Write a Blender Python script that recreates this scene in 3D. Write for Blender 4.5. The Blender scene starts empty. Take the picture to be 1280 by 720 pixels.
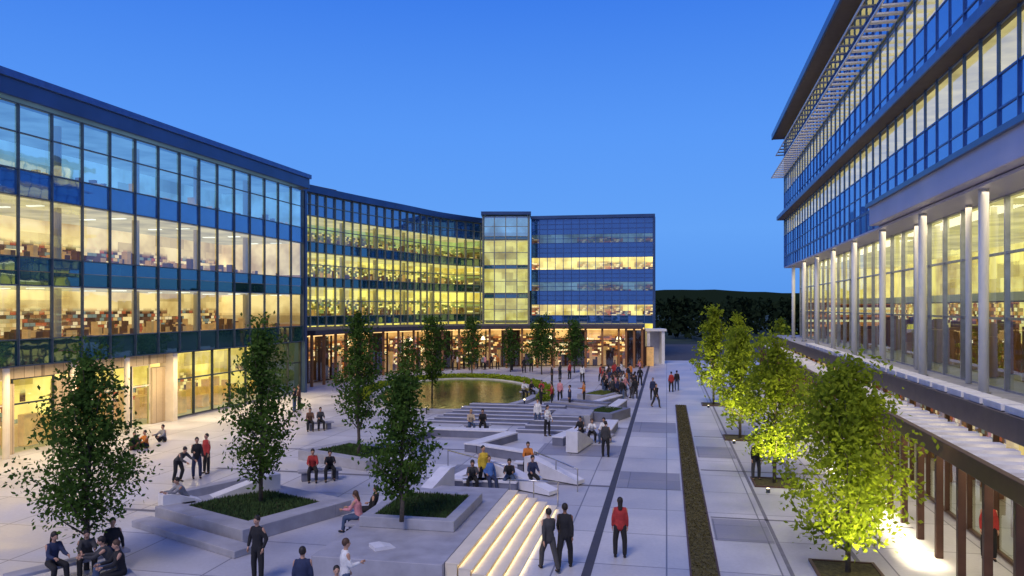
import bpy,bmesh,math,random
from mathutils import Vector,Matrix
R=math.radians
rnd=random.Random(11)
sc=bpy.context.scene; col=sc.collection
F=950.;H=7.3;HY=384.
def G(px,py,z=0.):
    D=F*(H-z)/(py-HY); return Vector(((px-640)/F*D,D,z))
def V(*a): return Vector(a)
# ---------------------------------------------------------------- materials
def newmat(name):
    m=bpy.data.materials.new(name); m.use_nodes=True; nt=m.node_tree; nt.nodes.clear()
    out=nt.nodes.new('ShaderNodeOutputMaterial'); return m,nt,out
def coord(nt,scale=(1,1,1),rot=(0,0,0)):
    t=nt.nodes.new('ShaderNodeTexCoord'); mp=nt.nodes.new('ShaderNodeMapping')
    mp.inputs['Scale'].default_value=scale; mp.inputs['Rotation'].default_value=rot
    nt.links.new(t.outputs['Object'],mp.inputs['Vector']); return mp.outputs[0]
def noise(nt,vec,scale,detail=4,rough=.55):
    n=nt.nodes.new('ShaderNodeTexNoise'); n.inputs['Scale'].default_value=scale
    n.inputs['Detail'].default_value=detail; n.inputs['Roughness'].default_value=rough
    nt.links.new(vec,n.inputs['Vector']); return n.outputs['Fac']
def ramp(nt,fac,stops,const=False):
    r=nt.nodes.new('ShaderNodeValToRGB'); e=r.color_ramp.elements
    if const: r.color_ramp.interpolation='CONSTANT'
    while len(e)<len(stops): e.new(.5)
    for i,(p,c) in enumerate(stops):
        e[i].position=p; e[i].color=(*c,1) if len(c)==3 else c
    nt.links.new(fac,r.inputs[0]); return r.outputs[0]
def mixc(nt,fac,a,b,mode='MIX'):
    m=nt.nodes.new('ShaderNodeMix'); m.data_type='RGBA'; m.blend_type=mode
    for k,v in ((0,fac),(6,a),(7,b)):
        if hasattr(v,'default_value') or hasattr(v,'is_linked'): nt.links.new(v,m.inputs[k])
        elif k==0: m.inputs[0].default_value=v
        else: m.inputs[k].default_value=(*v,1)
    return m.outputs[2]
def math_(nt,op,a,b=None,c=None):
    m=nt.nodes.new('ShaderNodeMath'); m.operation=op
    for k,v in ((0,a),(1,b),(2,c)):
        if v is None: continue
        if isinstance(v,(int,float)): m.inputs[k].default_value=v
        else: nt.links.new(v,m.inputs[k])
    return m.outputs[0]
def basic(name,c,rough=.6,metal=0,var=.18,scale=2.5,bump=0.,emit=0):
    m,nt,out=newmat(name); b=nt.nodes.new('ShaderNodeBsdfPrincipled'); nt.links.new(b.outputs[0],out.inputs[0])
    v=coord(nt); n=noise(nt,v,scale)
    cc=ramp(nt,n,[(.3,tuple(x*(1-var) for x in c)),(.7,tuple(min(1,x*(1+var)) for x in c))])
    nt.links.new(cc,b.inputs['Base Color']); b.inputs['Roughness'].default_value=rough; b.inputs['Metallic'].default_value=metal
    if bump:
        bp=nt.nodes.new('ShaderNodeBump'); bp.inputs['Strength'].default_value=bump; bp.inputs['Distance'].default_value=.02
        nt.links.new(noise(nt,v,scale*12),bp.inputs['Height']); nt.links.new(bp.outputs[0],b.inputs['Normal'])
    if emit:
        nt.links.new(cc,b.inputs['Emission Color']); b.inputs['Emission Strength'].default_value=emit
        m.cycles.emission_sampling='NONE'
    return m
def emis(name,c,s,sample=False):
    m,nt,out=newmat(name); e=nt.nodes.new('ShaderNodeEmission'); nt.links.new(e.outputs[0],out.inputs[0])
    cc=ramp(nt,noise(nt,coord(nt),.5),[(.3,tuple(x*.55 for x in c)),(.65,c)])
    nt.links.new(cc,e.inputs[0]); e.inputs[1].default_value=s
    m.cycles.emission_sampling='AUTO' if sample else 'NONE'
    return m
def glass(name,tint,refl,f0=.2,f1=.85,opaque=None,wav=.06):
    m,nt,out=newmat(name)
    g=nt.nodes.new('ShaderNodeBsdfGlossy'); g.inputs['Color'].default_value=(*refl,1); g.inputs['Roughness'].default_value=.02
    bp=nt.nodes.new('ShaderNodeBump'); bp.inputs['Strength'].default_value=wav; bp.inputs['Distance'].default_value=.06
    nt.links.new(noise(nt,coord(nt),.7,2),bp.inputs['Height']); nt.links.new(bp.outputs[0],g.inputs['Normal'])
    if opaque:
        t=nt.nodes.new('ShaderNodeBsdfDiffuse')
        cc=ramp(nt,noise(nt,coord(nt),.5),[(.3,tuple(x*.6 for x in opaque)),(.7,opaque)]); nt.links.new(cc,t.inputs[0])
    else:
        t=nt.nodes.new('ShaderNodeBsdfTransparent'); t.inputs[0].default_value=(*tint,1)
    lw=nt.nodes.new('ShaderNodeLayerWeight'); lw.inputs[0].default_value=.5
    p=math_(nt,'POWER',lw.outputs['Facing'],2.5); f=math_(nt,'MULTIPLY_ADD',p,f1-f0,f0)
    mx=nt.nodes.new('ShaderNodeMixShader'); nt.links.new(f,mx.inputs[0]); nt.links.new(t.outputs[0],mx.inputs[1]); nt.links.new(g.outputs[0],mx.inputs[2])
    nt.links.new(mx.outputs[0],out.inputs[0]); return m
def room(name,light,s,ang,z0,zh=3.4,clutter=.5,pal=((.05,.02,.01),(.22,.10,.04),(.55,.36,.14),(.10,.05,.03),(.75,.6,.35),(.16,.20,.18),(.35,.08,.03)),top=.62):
    """self-glowing back wall of a room: plaster bays above, shelving and stock below"""
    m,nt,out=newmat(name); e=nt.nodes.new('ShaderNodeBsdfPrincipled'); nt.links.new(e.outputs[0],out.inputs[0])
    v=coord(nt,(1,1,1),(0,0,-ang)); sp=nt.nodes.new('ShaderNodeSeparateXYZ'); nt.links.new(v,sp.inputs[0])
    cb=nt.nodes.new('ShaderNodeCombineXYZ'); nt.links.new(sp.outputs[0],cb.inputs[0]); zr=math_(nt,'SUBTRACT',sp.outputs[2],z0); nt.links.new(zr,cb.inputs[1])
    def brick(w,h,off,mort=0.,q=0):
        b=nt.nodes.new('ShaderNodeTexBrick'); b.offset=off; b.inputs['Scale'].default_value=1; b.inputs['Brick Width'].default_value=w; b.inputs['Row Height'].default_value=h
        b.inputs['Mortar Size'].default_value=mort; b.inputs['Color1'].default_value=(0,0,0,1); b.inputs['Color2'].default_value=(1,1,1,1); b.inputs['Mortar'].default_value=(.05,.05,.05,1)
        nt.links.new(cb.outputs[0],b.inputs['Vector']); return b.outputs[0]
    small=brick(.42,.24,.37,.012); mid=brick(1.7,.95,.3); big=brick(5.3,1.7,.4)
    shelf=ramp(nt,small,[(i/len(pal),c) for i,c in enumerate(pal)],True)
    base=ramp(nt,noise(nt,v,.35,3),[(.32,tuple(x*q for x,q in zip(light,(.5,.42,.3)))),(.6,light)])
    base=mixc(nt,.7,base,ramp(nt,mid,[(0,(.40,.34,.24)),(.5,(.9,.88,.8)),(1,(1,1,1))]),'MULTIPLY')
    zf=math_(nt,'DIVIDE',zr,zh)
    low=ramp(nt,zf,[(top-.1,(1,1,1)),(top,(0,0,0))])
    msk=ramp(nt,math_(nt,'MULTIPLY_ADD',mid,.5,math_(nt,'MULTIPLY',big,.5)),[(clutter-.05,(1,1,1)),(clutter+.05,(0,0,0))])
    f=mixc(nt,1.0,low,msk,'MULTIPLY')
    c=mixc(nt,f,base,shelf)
    nt.links.new(c,e.inputs['Base Color']); nt.links.new(c,e.inputs['Emission Color']); e.inputs['Emission Strength'].default_value=s  # emission in the wall colour stands in for room light
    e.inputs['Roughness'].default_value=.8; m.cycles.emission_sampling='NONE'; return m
def paving(name,c1,c2,joint,w,h,rot,off=0.,rough=.55,mort=.02):
    m,nt,out=newmat(name); b=nt.nodes.new('ShaderNodeBsdfPrincipled'); nt.links.new(b.outputs[0],out.inputs[0])
    v=coord(nt,(1,1,1),(0,0,rot))
    br=nt.nodes.new('ShaderNodeTexBrick'); br.offset=off; br.inputs['Scale'].default_value=1
    br.inputs['Brick Width'].default_value=w; br.inputs['Row Height'].default_value=h; br.inputs['Mortar Size'].default_value=mort
    br.inputs['Color1'].default_value=(*c1,1); br.inputs['Color2'].default_value=(*c2,1); br.inputs['Mortar'].default_value=(*joint,1)
    nt.links.new(v,br.inputs['Vector'])
    n=noise(nt,coord(nt),.35,5); n2=noise(nt,coord(nt),9,4)
    c=mixc(nt,.85,br.outputs[0],ramp(nt,n,[(.3,(.62,.62,.66)),(.7,(1,1,1))]),'MULTIPLY')
    c=mixc(nt,.5,c,ramp(nt,n2,[(.3,(.78,.78,.78)),(.7,(1,1,1))]),'MULTIPLY')
    nt.links.new(c,b.inputs['Base Color']); nt.links.new(ramp(nt,n,[(.3,(rough-.2,)*3),(.7,(rough+.1,)*3)]),b.inputs['Roughness'])
    bp=nt.nodes.new('ShaderNodeBump'); bp.inputs['Strength'].default_value=.15; bp.inputs['Distance'].default_value=.01
    nt.links.new(n2,bp.inputs['Height']); nt.links.new(bp.outputs[0],b.inputs['Normal']); return m
def leafmat(name,c1,c2,tr=.4):
    m,nt,out=newmat(name); d=nt.nodes.new('ShaderNodeBsdfDiffuse'); t=nt.nodes.new('ShaderNodeBsdfTranslucent')
    v=coord(nt); n=noise(nt,v,1.7,3); n2=noise(nt,v,14,2)
    c=mixc(nt,n2,ramp(nt,n,[(.35,c1),(.65,c2)]),c2)
    nt.links.new(c,d.inputs[0]); nt.links.new(c,t.inputs[0])
    mx=nt.nodes.new('ShaderNodeMixShader'); mx.inputs[0].default_value=tr; nt.links.new(d.outputs[0],mx.inputs[1]); nt.links.new(t.outputs[0],mx.inputs[2])
    nt.links.new(mx.outputs[0],out.inputs[0]); return m
PR=R(11.5)
M={}
M['pave']=paving('plaza paving',(.64,.64,.68),(.50,.50,.56),(.20,.20,.25),3.1,3.1,PR,mort=.025,rough=.5)
M['pave_dark']=paving('dark paving',(.27,.27,.33),(.33,.33,.39),(.18,.18,.22),1.55,1.55,PR)
M['stone']=basic('cast stone',(.33,.33,.38),.6,var=.18,scale=1.5,bump=.2)
M['stone_d']=basic('blue grey stone',(.15,.16,.23),.6,var=.2,scale=1.2,bump=.2)
M['stone_w']=basic('white stone',(.66,.66,.72),.45,var=.1,scale=2)
M['tread']=basic('cream stone tread',(.72,.64,.50),.5,var=.08,scale=2)
M['beige']=paving('limestone cladding',(.72,.58,.38),(.60,.47,.30),(.30,.22,.14),1.2,.6,0,.5,.6)
M['conc_dark']=basic('dark joint',(.16,.16,.19),.7)
M['joint']=basic('main dark joint',(.05,.05,.07),.7)
M['grass']=basic('grass blades',(.035,.075,.018),.9,var=.5,scale=5,bump=.6)
M['lawn']=basic('lawn',(.12,.16,.03),.9,var=.4,scale=2,bump=.6)
M['soil']=basic('brown groundcover',(.075,.065,.022),.95,var=.5,scale=8,bump=.8)
M['ground']=basic('dark grassland',(.018,.035,.018),.95,var=.4,scale=.05)
M['asphalt']=basic('asphalt',(.055,.055,.06),.85,var=.2,scale=1)
M['metal_dark']=basic('dark blue roof metal',(.05,.095,.20),.3,.4,scale=.4)
M['mull']=basic('mullion aluminium',(.05,.065,.085),.35,.6)
M['mull_a']=basic('grey mullion aluminium',(.12,.15,.17),.35,.3)
M['mull_b']=basic('blue mullion aluminium',(.07,.14,.32),.35,.4)
M['mull_l']=basic('pale mullion aluminium',(.30,.31,.24),.4,.4)
M['brown']=basic('brown steel',(.085,.04,.025),.5,.2)
M['wood']=basic('orange timber',(.30,.13,.045),.55)
M['soffit']=basic('brown soffit',(.07,.055,.06),.6)
M['white']=basic('white painted metal',(.72,.72,.70),.35,scale=.7,var=.07)
M['band']=basic('lavender fascia',(.42,.40,.54),.4,scale=.4,var=.08)
M['slab']=basic('slab edge',(.25,.25,.27),.6)
M['carpet']=basic('interior floor',(.25,.2,.13),.7,emit=.35)  # floor and furniture colours below also glow, in place of room light
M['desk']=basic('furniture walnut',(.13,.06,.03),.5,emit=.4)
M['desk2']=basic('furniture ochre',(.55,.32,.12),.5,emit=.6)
M['steel']=basic('brushed steel',(.45,.46,.5),.3,.9)
M['bark']=basic('bark',(.10,.08,.06),.9,var=.3,scale=10,bump=.5)
M['ceil']=emis('glowing ceiling',(1,.80,.40),1.0)  # ceiling surfaces glow by themselves in place of room lamps
M['ceil_b']=emis('glowing ceiling amber',(1,.80,.32),1.25)
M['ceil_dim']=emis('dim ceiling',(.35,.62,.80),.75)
M['lamp']=emis('lamp panel',(1,.93,.68),2.2)
M['strip']=emis('warm light strip',(1,.80,.45),7,True)
M['strip3']=emis('soft canopy strip',(1,.62,.25),2.0,True)
M['strip2']=emis('stair light strip',(1,.78,.42),12,True)
AA=R(77)
M['roomO']=room('orange glowing shop wall',(1,.58,.22),1.15,R(50),0,4.7,.75,((.06,.02,.01),(.4,.12,.03),(1,.6,.2),(.10,.03,.02),(1,.8,.45),(.12,.05,.03),(.05,.05,.04)),top=.85)
M['roomG']=room('glowing entrance wall',(1,.80,.32),1.2,AA,0,4.3,.5)
M['roomA1']=room('glowing office wall',(1,.80,.38),1.1,AA,4.9,3.4,.68,top=.7)
M['roomA2']=room('glowing office wall upper',(1,.82,.44),1.0,AA,9.1,3.6,.62,top=.66)
M['roomT']=room('upper wall sky glow',(.38,.68,.90),.75,AA,13.4,3.6,.4,((.1,.2,.3),(.16,.3,.4),(.25,.4,.45),(.2,.35,.5)))  # blue glow painted into the wall to imitate reflected sky
for k,z in (('roomB1',.1),('roomB2',5.8),('roomB3',10.1),('roomB4',14.0)):
    M[k]=room('glowing atrium wall '+k[-1],(1,.86,.28) if k!='roomB4' else (.6,.8,.4),1.15 if k!='roomB4' else .6,R(60),z,3.6,.6,((.06,.05,.01),(.3,.22,.04),(.7,.55,.15),(.12,.1,.03),(.9,.8,.35),(.2,.25,.1)),top=.75)
M['roomR']=room('glowing lobby wall',(1,.86,.34),1.05,AA,4.4,6.5,.55,((.10,.03,.01),(.4,.14,.04),(.9,.6,.2),(.15,.06,.03),(.9,.8,.5),(.5,.2,.06)))
M['roomR2']=room('glowing upper office wall',(1,.86,.36),1.05,AA,12.9,3.2,.3)
M['roomP']=room('glowing shop wall',(1,.78,.32),1.1,AA,0,3.9,.65)
M['roomC']=room('pale tower wall',(1,.88,.42),.85,R(0),0,4,.5,top=.8)
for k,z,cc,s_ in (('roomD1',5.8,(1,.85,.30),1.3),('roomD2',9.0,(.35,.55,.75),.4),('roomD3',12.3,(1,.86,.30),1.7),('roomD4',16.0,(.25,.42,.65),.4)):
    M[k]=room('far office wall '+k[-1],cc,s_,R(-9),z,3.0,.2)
M['gA']=glass('clear facade glass',(.80,.86,.86),(.75,.88,1),.13,.78)
M['gD']=glass('blue wing glass',(.80,.86,.82),(.5,.7,1),.12,.55)
M['gTop']=glass('tinted upper glass',(.65,.85,.98),(.85,.94,1),.38,.88)
M['gB']=glass('green facade glass',(.80,.90,.62),(.7,.85,1),.10,.7)
M['gR']=glass('lobby glass',(.82,.92,.72),(.8,.9,1),.10,.65)
M['sp']=glass('blue spandrel glass',None,(.6,.8,1),.35,.8,opaque=(.05,.16,.34))
M['sp_a']=glass('sky blue spandrel glass',None,(.65,.85,1),.30,.75,opaque=(.05,.20,.50))  # bright blue base colour imitates a band of reflected sky
M['sp_r']=glass('bright blue spandrel glass',None,(.7,.85,1),.35,.8,opaque=(.06,.24,.66))
M['sp_w']=glass('deep blue spandrel glass',None,(.35,.55,.9),.3,.7,opaque=(.03,.10,.27))
M['sp_g']=glass('teal spandrel glass',None,(.5,.7,.62),.25,.7,opaque=(.035,.11,.095))
M['sp_t']=glass('blue teal spandrel glass',None,(.5,.7,.75),.3,.7,opaque=(.035,.14,.17))
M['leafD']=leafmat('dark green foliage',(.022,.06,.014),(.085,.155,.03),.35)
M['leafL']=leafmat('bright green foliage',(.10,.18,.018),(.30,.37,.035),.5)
M['leafF']=leafmat('distant foliage',(.008,.016,.009),(.018,.03,.014),.1)
m,nt,out=newmat('pool water'); b=nt.nodes.new('ShaderNodeBsdfPrincipled'); nt.links.new(b.outputs[0],out.inputs[0])
b.inputs['Roughness'].default_value=.10; b.inputs['IOR'].default_value=1.4
cc=ramp(nt,noise(nt,coord(nt,(1,.35,1)),.8,3),[(.35,(.02,.035,.012)),(.65,(.09,.11,.025))]); nt.links.new(cc,b.inputs['Base Color'])
bp=nt.nodes.new('ShaderNodeBump'); bp.inputs['Strength'].default_value=.5; bp.inputs['Distance'].default_value=.06
nt.links.new(noise(nt,coord(nt,(1,.5,1)),3.0,3),bp.inputs['Height']); nt.links.new(bp.outputs[0],b.inputs['Normal']); M['water']=m
M['skin']=basic('skin',(.48,.27,.18),.55,var=.06); M['skin2']=basic('darker skin',(.22,.11,.065),.55,var=.06)
M['eye']=basic('eye and mouth',(.03,.015,.012),.4)
CL={'black':(.012,.012,.015),'charcoal':(.045,.045,.05),'navy':(.02,.03,.08),'red':(.36,.03,.03),'white':(.7,.7,.7),'grey':(.25,.25,.27),
'yellow':(.6,.42,.04),'pink':(.6,.25,.28),'blue':(.06,.14,.4),'brown':(.12,.06,.035),'beige':(.45,.36,.25),'green':(.06,.14,.07),'denim':(.05,.08,.16),'orange':(.55,.18,.03)}
for k,c in CL.items(): M['c_'+k]=basic(k+' cloth',c,.85,var=.15,scale=12,bump=.15)
for k,c in {'dark':(.015,.01,.008),'brownhair':(.07,.035,.018),'blond':(.35,.22,.09)}.items(): M['h_'+k]=basic(k+' hair',c,.6,var=.3,scale=40)
# ---------------------------------------------------------------- helpers
OFF={}
def tag(o,label,cat,group=None,kind=None):
    if label: o['label']=label
    if cat: o['category']=cat
    if group: o['group']=group
    if kind: o['kind']=kind
    return o
def empty(name,loc,label,cat,group=None,rz=0):
    o=bpy.data.objects.new(name,None); col.objects.link(o); o.location=loc; o.rotation_euler=(0,0,rz); o.empty_display_size=.3
    OFF[o.name]=Vector(loc); return tag(o,label,cat,group)
class MB:
    def __init__(s,fr=None): s.v=[];s.f=[];s.fr=fr
    def P(s,p):
        p=Vector(p); p=p if s.fr is None else s.fr@p; s.v.append(p); return len(s.v)-1
    def face(s,pts): s.f.append([s.P(p) for p in pts]); return s
    def box(s,x0,x1,y0,y1,z0,z1):
        i=[s.P(p) for p in ((x0,y0,z0),(x1,y0,z0),(x1,y1,z0),(x0,y1,z0),(x0,y0,z1),(x1,y0,z1),(x1,y1,z1),(x0,y1,z1))]
        for q in ((0,3,2,1),(4,5,6,7),(0,1,5,4),(1,2,6,5),(2,3,7,6),(3,0,4,7)): s.f.append([i[k] for k in q])
        return s
    def prism(s,poly,z0,z1):
        n=len(poly); a=[s.P((p[0],p[1],z0)) for p in poly]; b=[s.P((p[0],p[1],z1)) for p in poly]
        s.f.append(a[::-1]); s.f.append(b)
        for i in range(n): s.f.append([a[i],a[(i+1)%n],b[(i+1)%n],b[i]])
        return s
    def tube(s,path,rad,n=8):
        path=[Vector(p) for p in path]; rings=[]
        for i,p in enumerate(path):
            t=(path[min(i+1,len(path)-1)]-path[max(i-1,0)]).normalized()
            u=t.cross(V(0,0,1)) if abs(t.z)<.9 else t.cross(V(1,0,0)); u.normalize(); w=t.cross(u)
            r=rad[i] if hasattr(rad,'__len__') else rad
            rings.append([s.P(p+(u*math.cos(2*math.pi*k/n)+w*math.sin(2*math.pi*k/n))*r) for k in range(n)])
        for a,b in zip(rings,rings[1:]):
            for k in range(n): s.f.append([a[k],a[(k+1)%n],b[(k+1)%n],b[k]])
        s.f.append(rings[0][::-1]); s.f.append(rings[-1]); return s
    def mesh(s,name,mat,off=V(0,0,0)):
        me=bpy.data.meshes.new(name); me.from_pydata([p-off for p in s.v],[],s.f)
        if mat: me.materials.append(mat)
        me.validate(); me.update(); return me
    def build(s,name,mat,parent=None,bevel=0,smooth=False,local=False):
        off=V(0,0,0)
        if parent is not None and not local: off=OFF.get(parent.name,off)
        me=s.mesh(name,mat,off)
        if smooth:
            for p in me.polygons: p.use_smooth=True
        o=bpy.data.objects.new(name,me); col.objects.link(o)
        OFF[o.name]=off
        if parent is not None: o.parent=parent
        if bevel:
            b=o.modifiers.new('Bevel','BEVEL'); b.width=bevel; b.segments=2; b.limit_method='ANGLE'
        return o
def frame(p,d):
    d=Vector((d[0],d[1],0)).normalized(); y=V(0,0,1).cross(d)
    return Matrix(((d.x,y.x,0,p[0]),(d.y,y.y,0,p[1]),(0,0,1,p[2] if len(p)>2 else 0),(0,0,0,1)))
def offs(pts,dist):
    out=[]
    for i,p in enumerate(pts):
        a=pts[max(i-1,0)]; b=pts[min(i+1,len(pts)-1)]; d=(b-a).normalized(); out.append(p+Vector((-d.y,d.x))*dist)
    return out
def strip(mb,pa,pb,za,zb):
    for i in range(len(pa)-1): mb.face([(pa[i].x,pa[i].y,za),(pa[i+1].x,pa[i+1].y,za),(pb[i+1].x,pb[i+1].y,zb),(pb[i].x,pb[i].y,zb)])
def ribbon(pts,y0,y1,z0,z1):
    """solid band following a polyline, from inward offset y0 to y1"""
    a=offs(pts,y0); b=offs(pts,y1)
    mb2=MB()
    strip(mb2,a,a,z0,z1); strip(mb2,b[::-1],b[::-1],z0,z1)
    strip(mb2,a,b,z1,z1); strip(mb2,b,a,z0,z0)
    for q in (0,-1): mb2.face([(a[q].x,a[q].y,z0),(a[q].x,a[q].y,z1),(b[q].x,b[q].y,z1),(b[q].x,b[q].y,z0)])
    return mb2
def facade(root,pts,levels,mm,mw=.08,mo=.12,y=0,trans=None,step=1,th=.045):
    base=offs(pts,y); names={}
    for (z0,z1,nm,mat) in levels:
        for i in range(len(base)-1):
            a,b=base[i],base[i+1]; d=(b-a).normalized(); n=Vector((-d.y,d.x))
            j=[rnd.uniform(0,.018) for _ in range(4)]
            a1=a+d*.01;b1=b-d*.01
            q=[(*(a1+n*j[0]),z0+.01),(*(b1+n*j[1]),z0+.01),(*(b1+n*j[2]),z1-.01),(*(a1+n*(j[0]+j[2]-j[1])),z1-.01)]
            names.setdefault(nm,[]).append(((z1-z0)/a.length_squared,q,mat))
    for nm,L in names.items():
        L.sort(key=lambda t:-t[0])
        for _,q,mat in L[:95]: MB().face(q).build(nm,M[mat],root)
        rest=L[95:]
        if rest:
            mb=MB(); 
            for _,q,mat in rest: mb.face(q)
            o=mb.build(nm,M[rest[0][2]],root)
            ms=[]; 
            for k,(_,q,mat) in enumerate(rest):
                if mat not in ms: ms.append(mat)
                o.data.polygons[k].material_index=ms.index(mat)
            o.data.materials.clear()
            for q in ms: o.data.materials.append(M[q])
            o['kind']='stuff'
    z0=min(l[0] for l in levels); z1=max(l[1] for l in levels)
    for i in range(0,len(base),step):
        a=base[max(i-1,0)]; b=base[min(i+1,len(base)-1)]
        fr=frame((base[i].x,base[i].y),(b-a)); MB(fr).box(-mw/2,mw/2,-mo,.05,z0,z1).build('mullion',mm,root)
    for z in (trans or sorted({l[0] for l in levels}|{z1})):
        ribbon(base,-mo*.6,.04,z-th,z+th).build('transom',mm,root)
def interior(root,pts,floors,depth,y=.25,lights=True,lstep=1,furn=3,coln=0):
    a=offs(pts,y); b=offs(pts,depth)
    for (z0,z1,wall,ceil) in floors:
        mb=MB(); strip(mb,b,b,z0,z1)
        for q in (0,-1): mb.face([(a[q].x,a[q].y,z0),(a[q].x,a[q].y,z1),(b[q].x,b[q].y,z1),(b[q].x,b[q].y,z0)])
        mb.build('interior_wall',M[wall],root)
        mb=MB(); strip(mb,a,b,z1,z1); mb.build('ceiling',M[ceil],root)
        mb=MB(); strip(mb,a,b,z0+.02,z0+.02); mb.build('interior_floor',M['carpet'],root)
        mb=ribbon(pts,y,depth,z0-.5,z0); mb.build('floor_slab',M['slab'],root)
        if furn:
            mb=MB(); mo=MB()
            for i in range(len(pts)-1):
                fr=frame((pts[i].x,pts[i].y),pts[i+1]-pts[i]); L=(pts[i+1]-pts[i]).length
                for k in range(furn):
                    x=rnd.uniform(0,L-.4); yy=rnd.uniform(.9,depth-1); w=rnd.uniform(.2,.8); h=rnd.choice([.75,.75,.75,1.1,1.2,1.5])
                    t=mb if rnd.random()<.5 else mo; t.fr=fr
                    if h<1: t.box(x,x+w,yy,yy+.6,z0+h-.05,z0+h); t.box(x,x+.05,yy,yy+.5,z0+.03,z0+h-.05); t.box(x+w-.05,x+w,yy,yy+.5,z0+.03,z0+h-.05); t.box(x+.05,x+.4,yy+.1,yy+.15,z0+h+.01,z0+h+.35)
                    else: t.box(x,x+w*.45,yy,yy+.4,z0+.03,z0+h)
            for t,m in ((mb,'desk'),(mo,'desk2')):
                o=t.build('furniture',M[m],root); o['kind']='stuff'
        if coln:
            for i in range(1,len(pts)-1,coln):
                p=offs(pts,1.6)[i]; MB().tube([(p.x,p.y,z0+.03),(p.x,p.y,z1-.02)],.22,12).build('interior_column',M['tread'],root)
        if lights and ceil!='ceil_dim':
            for i in range(0,len(pts)-1,lstep):
                fr=frame((pts[i].x,pts[i].y),pts[i+1]-pts[i]); L=(pts[i+1]-pts[i]).length
                for yy in (1.4,3.6): MB(fr).box(L*.35,L*.35+.3,yy,yy+.9,z1-.07,z1-.02).build('ceiling_light',M['lamp'],root)
def lin(p,q,n): return [p+(q-p)*(i/n) for i in range(n+1)]
def arealight(name,loc,size,size_y,power,color,rz=0,rx=0,spread=180):
    l=bpy.data.lights.new(name,'AREA'); l.shape='RECTANGLE'; l.size=size; l.size_y=size_y; l.energy=power; l.color=color; l.spread=R(spread)
    o=bpy.data.objects.new(name,l); col.objects.link(o); o.location=loc; o.rotation_euler=(rx,0,rz); return o
# ---------------------------------------------------------------- camera, world, sun
cam=bpy.data.cameras.new('Camera'); co=bpy.data.objects.new('Camera',cam); col.objects.link(co)
co.location=(0,0,H); co.rotation_euler=(R(90),0,0); cam.sensor_width=36; cam.lens=36*F/1280; cam.shift_y=24/1280; cam.clip_end=5000; cam.clip_start=.1
sc.camera=co
sc.view_settings.view_transform='Standard'
try: sc.view_settings.look='None'
except: pass
w=bpy.data.worlds.new('World'); sc.world=w; w.use_nodes=True; nt=w.node_tree; nt.nodes.clear()
out=nt.nodes.new('ShaderNodeOutputWorld'); bg=nt.nodes.new('ShaderNodeBackground'); nt.links.new(bg.outputs[0],out.inputs[0])
tc=nt.nodes.new('ShaderNodeTexCoord'); sx=nt.nodes.new('ShaderNodeSeparateXYZ'); nt.links.new(tc.outputs['Generated'],sx.inputs[0])
fz=ramp(nt,sx.outputs[2],[(0,(.10,.31,.84)),(.10,(.13,.37,.93)),(.22,(.10,.32,.93)),(.42,(.035,.18,.80)),(1,(.012,.07,.50))])
hbn=math_(nt,'MULTIPLY_ADD',sx.outputs[1],-.9,-.1)
nt.nodes[-1].use_clamp=True
c=mixc(nt,hbn,fz,(.30,.38,.78))
nt.links.new(c,bg.inputs[0]); bg.inputs[1].default_value=1.0
sun=bpy.data.lights.new('Sun','SUN'); so=bpy.data.objects.new('Sun',sun); col.objects.link(so); sun.energy=1.75; sun.angle=R(20); sun.color=(1,.86,.74)
so.rotation_euler=(R(38),0,R(-25))
# ---------------------------------------------------------------- ground
MB().face([(-2500,-300,-.05),(2500,-300,-.05),(2500,3500,-.05),(-2500,3500,-.05)]).build('ground',M['ground'])['kind']='structure'
MB().face([(-70,-20,0),(70,-20,0),(70,104,0),(-70,104,0)]).build('plaza',M['pave'])['kind']='structure'
MB().face([(10,104.2,-.03),(90,104.2,-.03),(140,150,-.03),(10,150,-.03)]).build('road',M['asphalt'])['kind']='structure'
PF=Matrix.Rotation(-PR,4,'Z')   # plaza frame: x across, y along the plaza
mb=MB(PF); mb.face([(-2.28,8,.006),(-2.02,8,.006),(-2.02,100,.006),(-2.28,100,.006)]); mb.build('paving_band',M['joint'])['kind']='structure'
mb=MB(PF)
for (s0,s1,t0,t1) in ((3.3,3.42,10,90),(-20,-2.28,31.0,31.25),(-14,-2.28,37.5,37.75),(1.5,8,27.2,27.35),(1.5,8,35,35.2),(1.5,8,44,44.2),(-12,-2.28,46,46.2),(-22,-13,24,24.25),(-22,-15,36,36.25),(5.3,5.45,10,90)):
    mb.face([(s0,t0,.004),(s1,t0,.004),(s1,t1,.004),(s0,t1,.004)])
mb.build('paving_band',M['conc_dark'])['kind']='structure'
mb=MB(PF)
for (s0,s1,t0,t1) in ((1.5,3.28,24.6,27.1),(-2.0,.55,31,34.1),(-6.4,-2.3,37.2,40.3),(1.5,3.28,38,41),(-9.5,-4.6,31.3,34),(-2.0,.55,45,49)):
    mb.face([(s0,t0,.008),(s1,t0,.008),(s1,t1,.008),(s0,t1,.008)])
mb.build('dark_paving',M['pave_dark'])['kind']='structure'
rs=empty('planted_strip',PF@V(1.02,35,0),'long narrow flat olive-brown planted strip running down the open paving','planting strip')
mb=MB(PF); mb.box(.62,.67,9,58,0,.03); mb.box(1.38,1.43,9,58,0,.03); mb.build('edging',M['brown'],rs)
MB(PF).box(.672,1.378,9,58,0,.02).build('soil',M['soil'],rs)
mb=MB(PF)
for i in range(8000):
    s=rnd.uniform(.69,1.36);t=rnd.uniform(14,58);h=rnd.uniform(.02,.05);a=rnd.uniform(0,6.28);dx,dy=math.cos(a)*.03,math.sin(a)*.03
    mb.face([(s-dx,t-dy,.02),(s+dx,t+dy,.02),(s+rnd.uniform(-.04,.04),t+rnd.uniform(-.04,.04),.02+h)])
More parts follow.
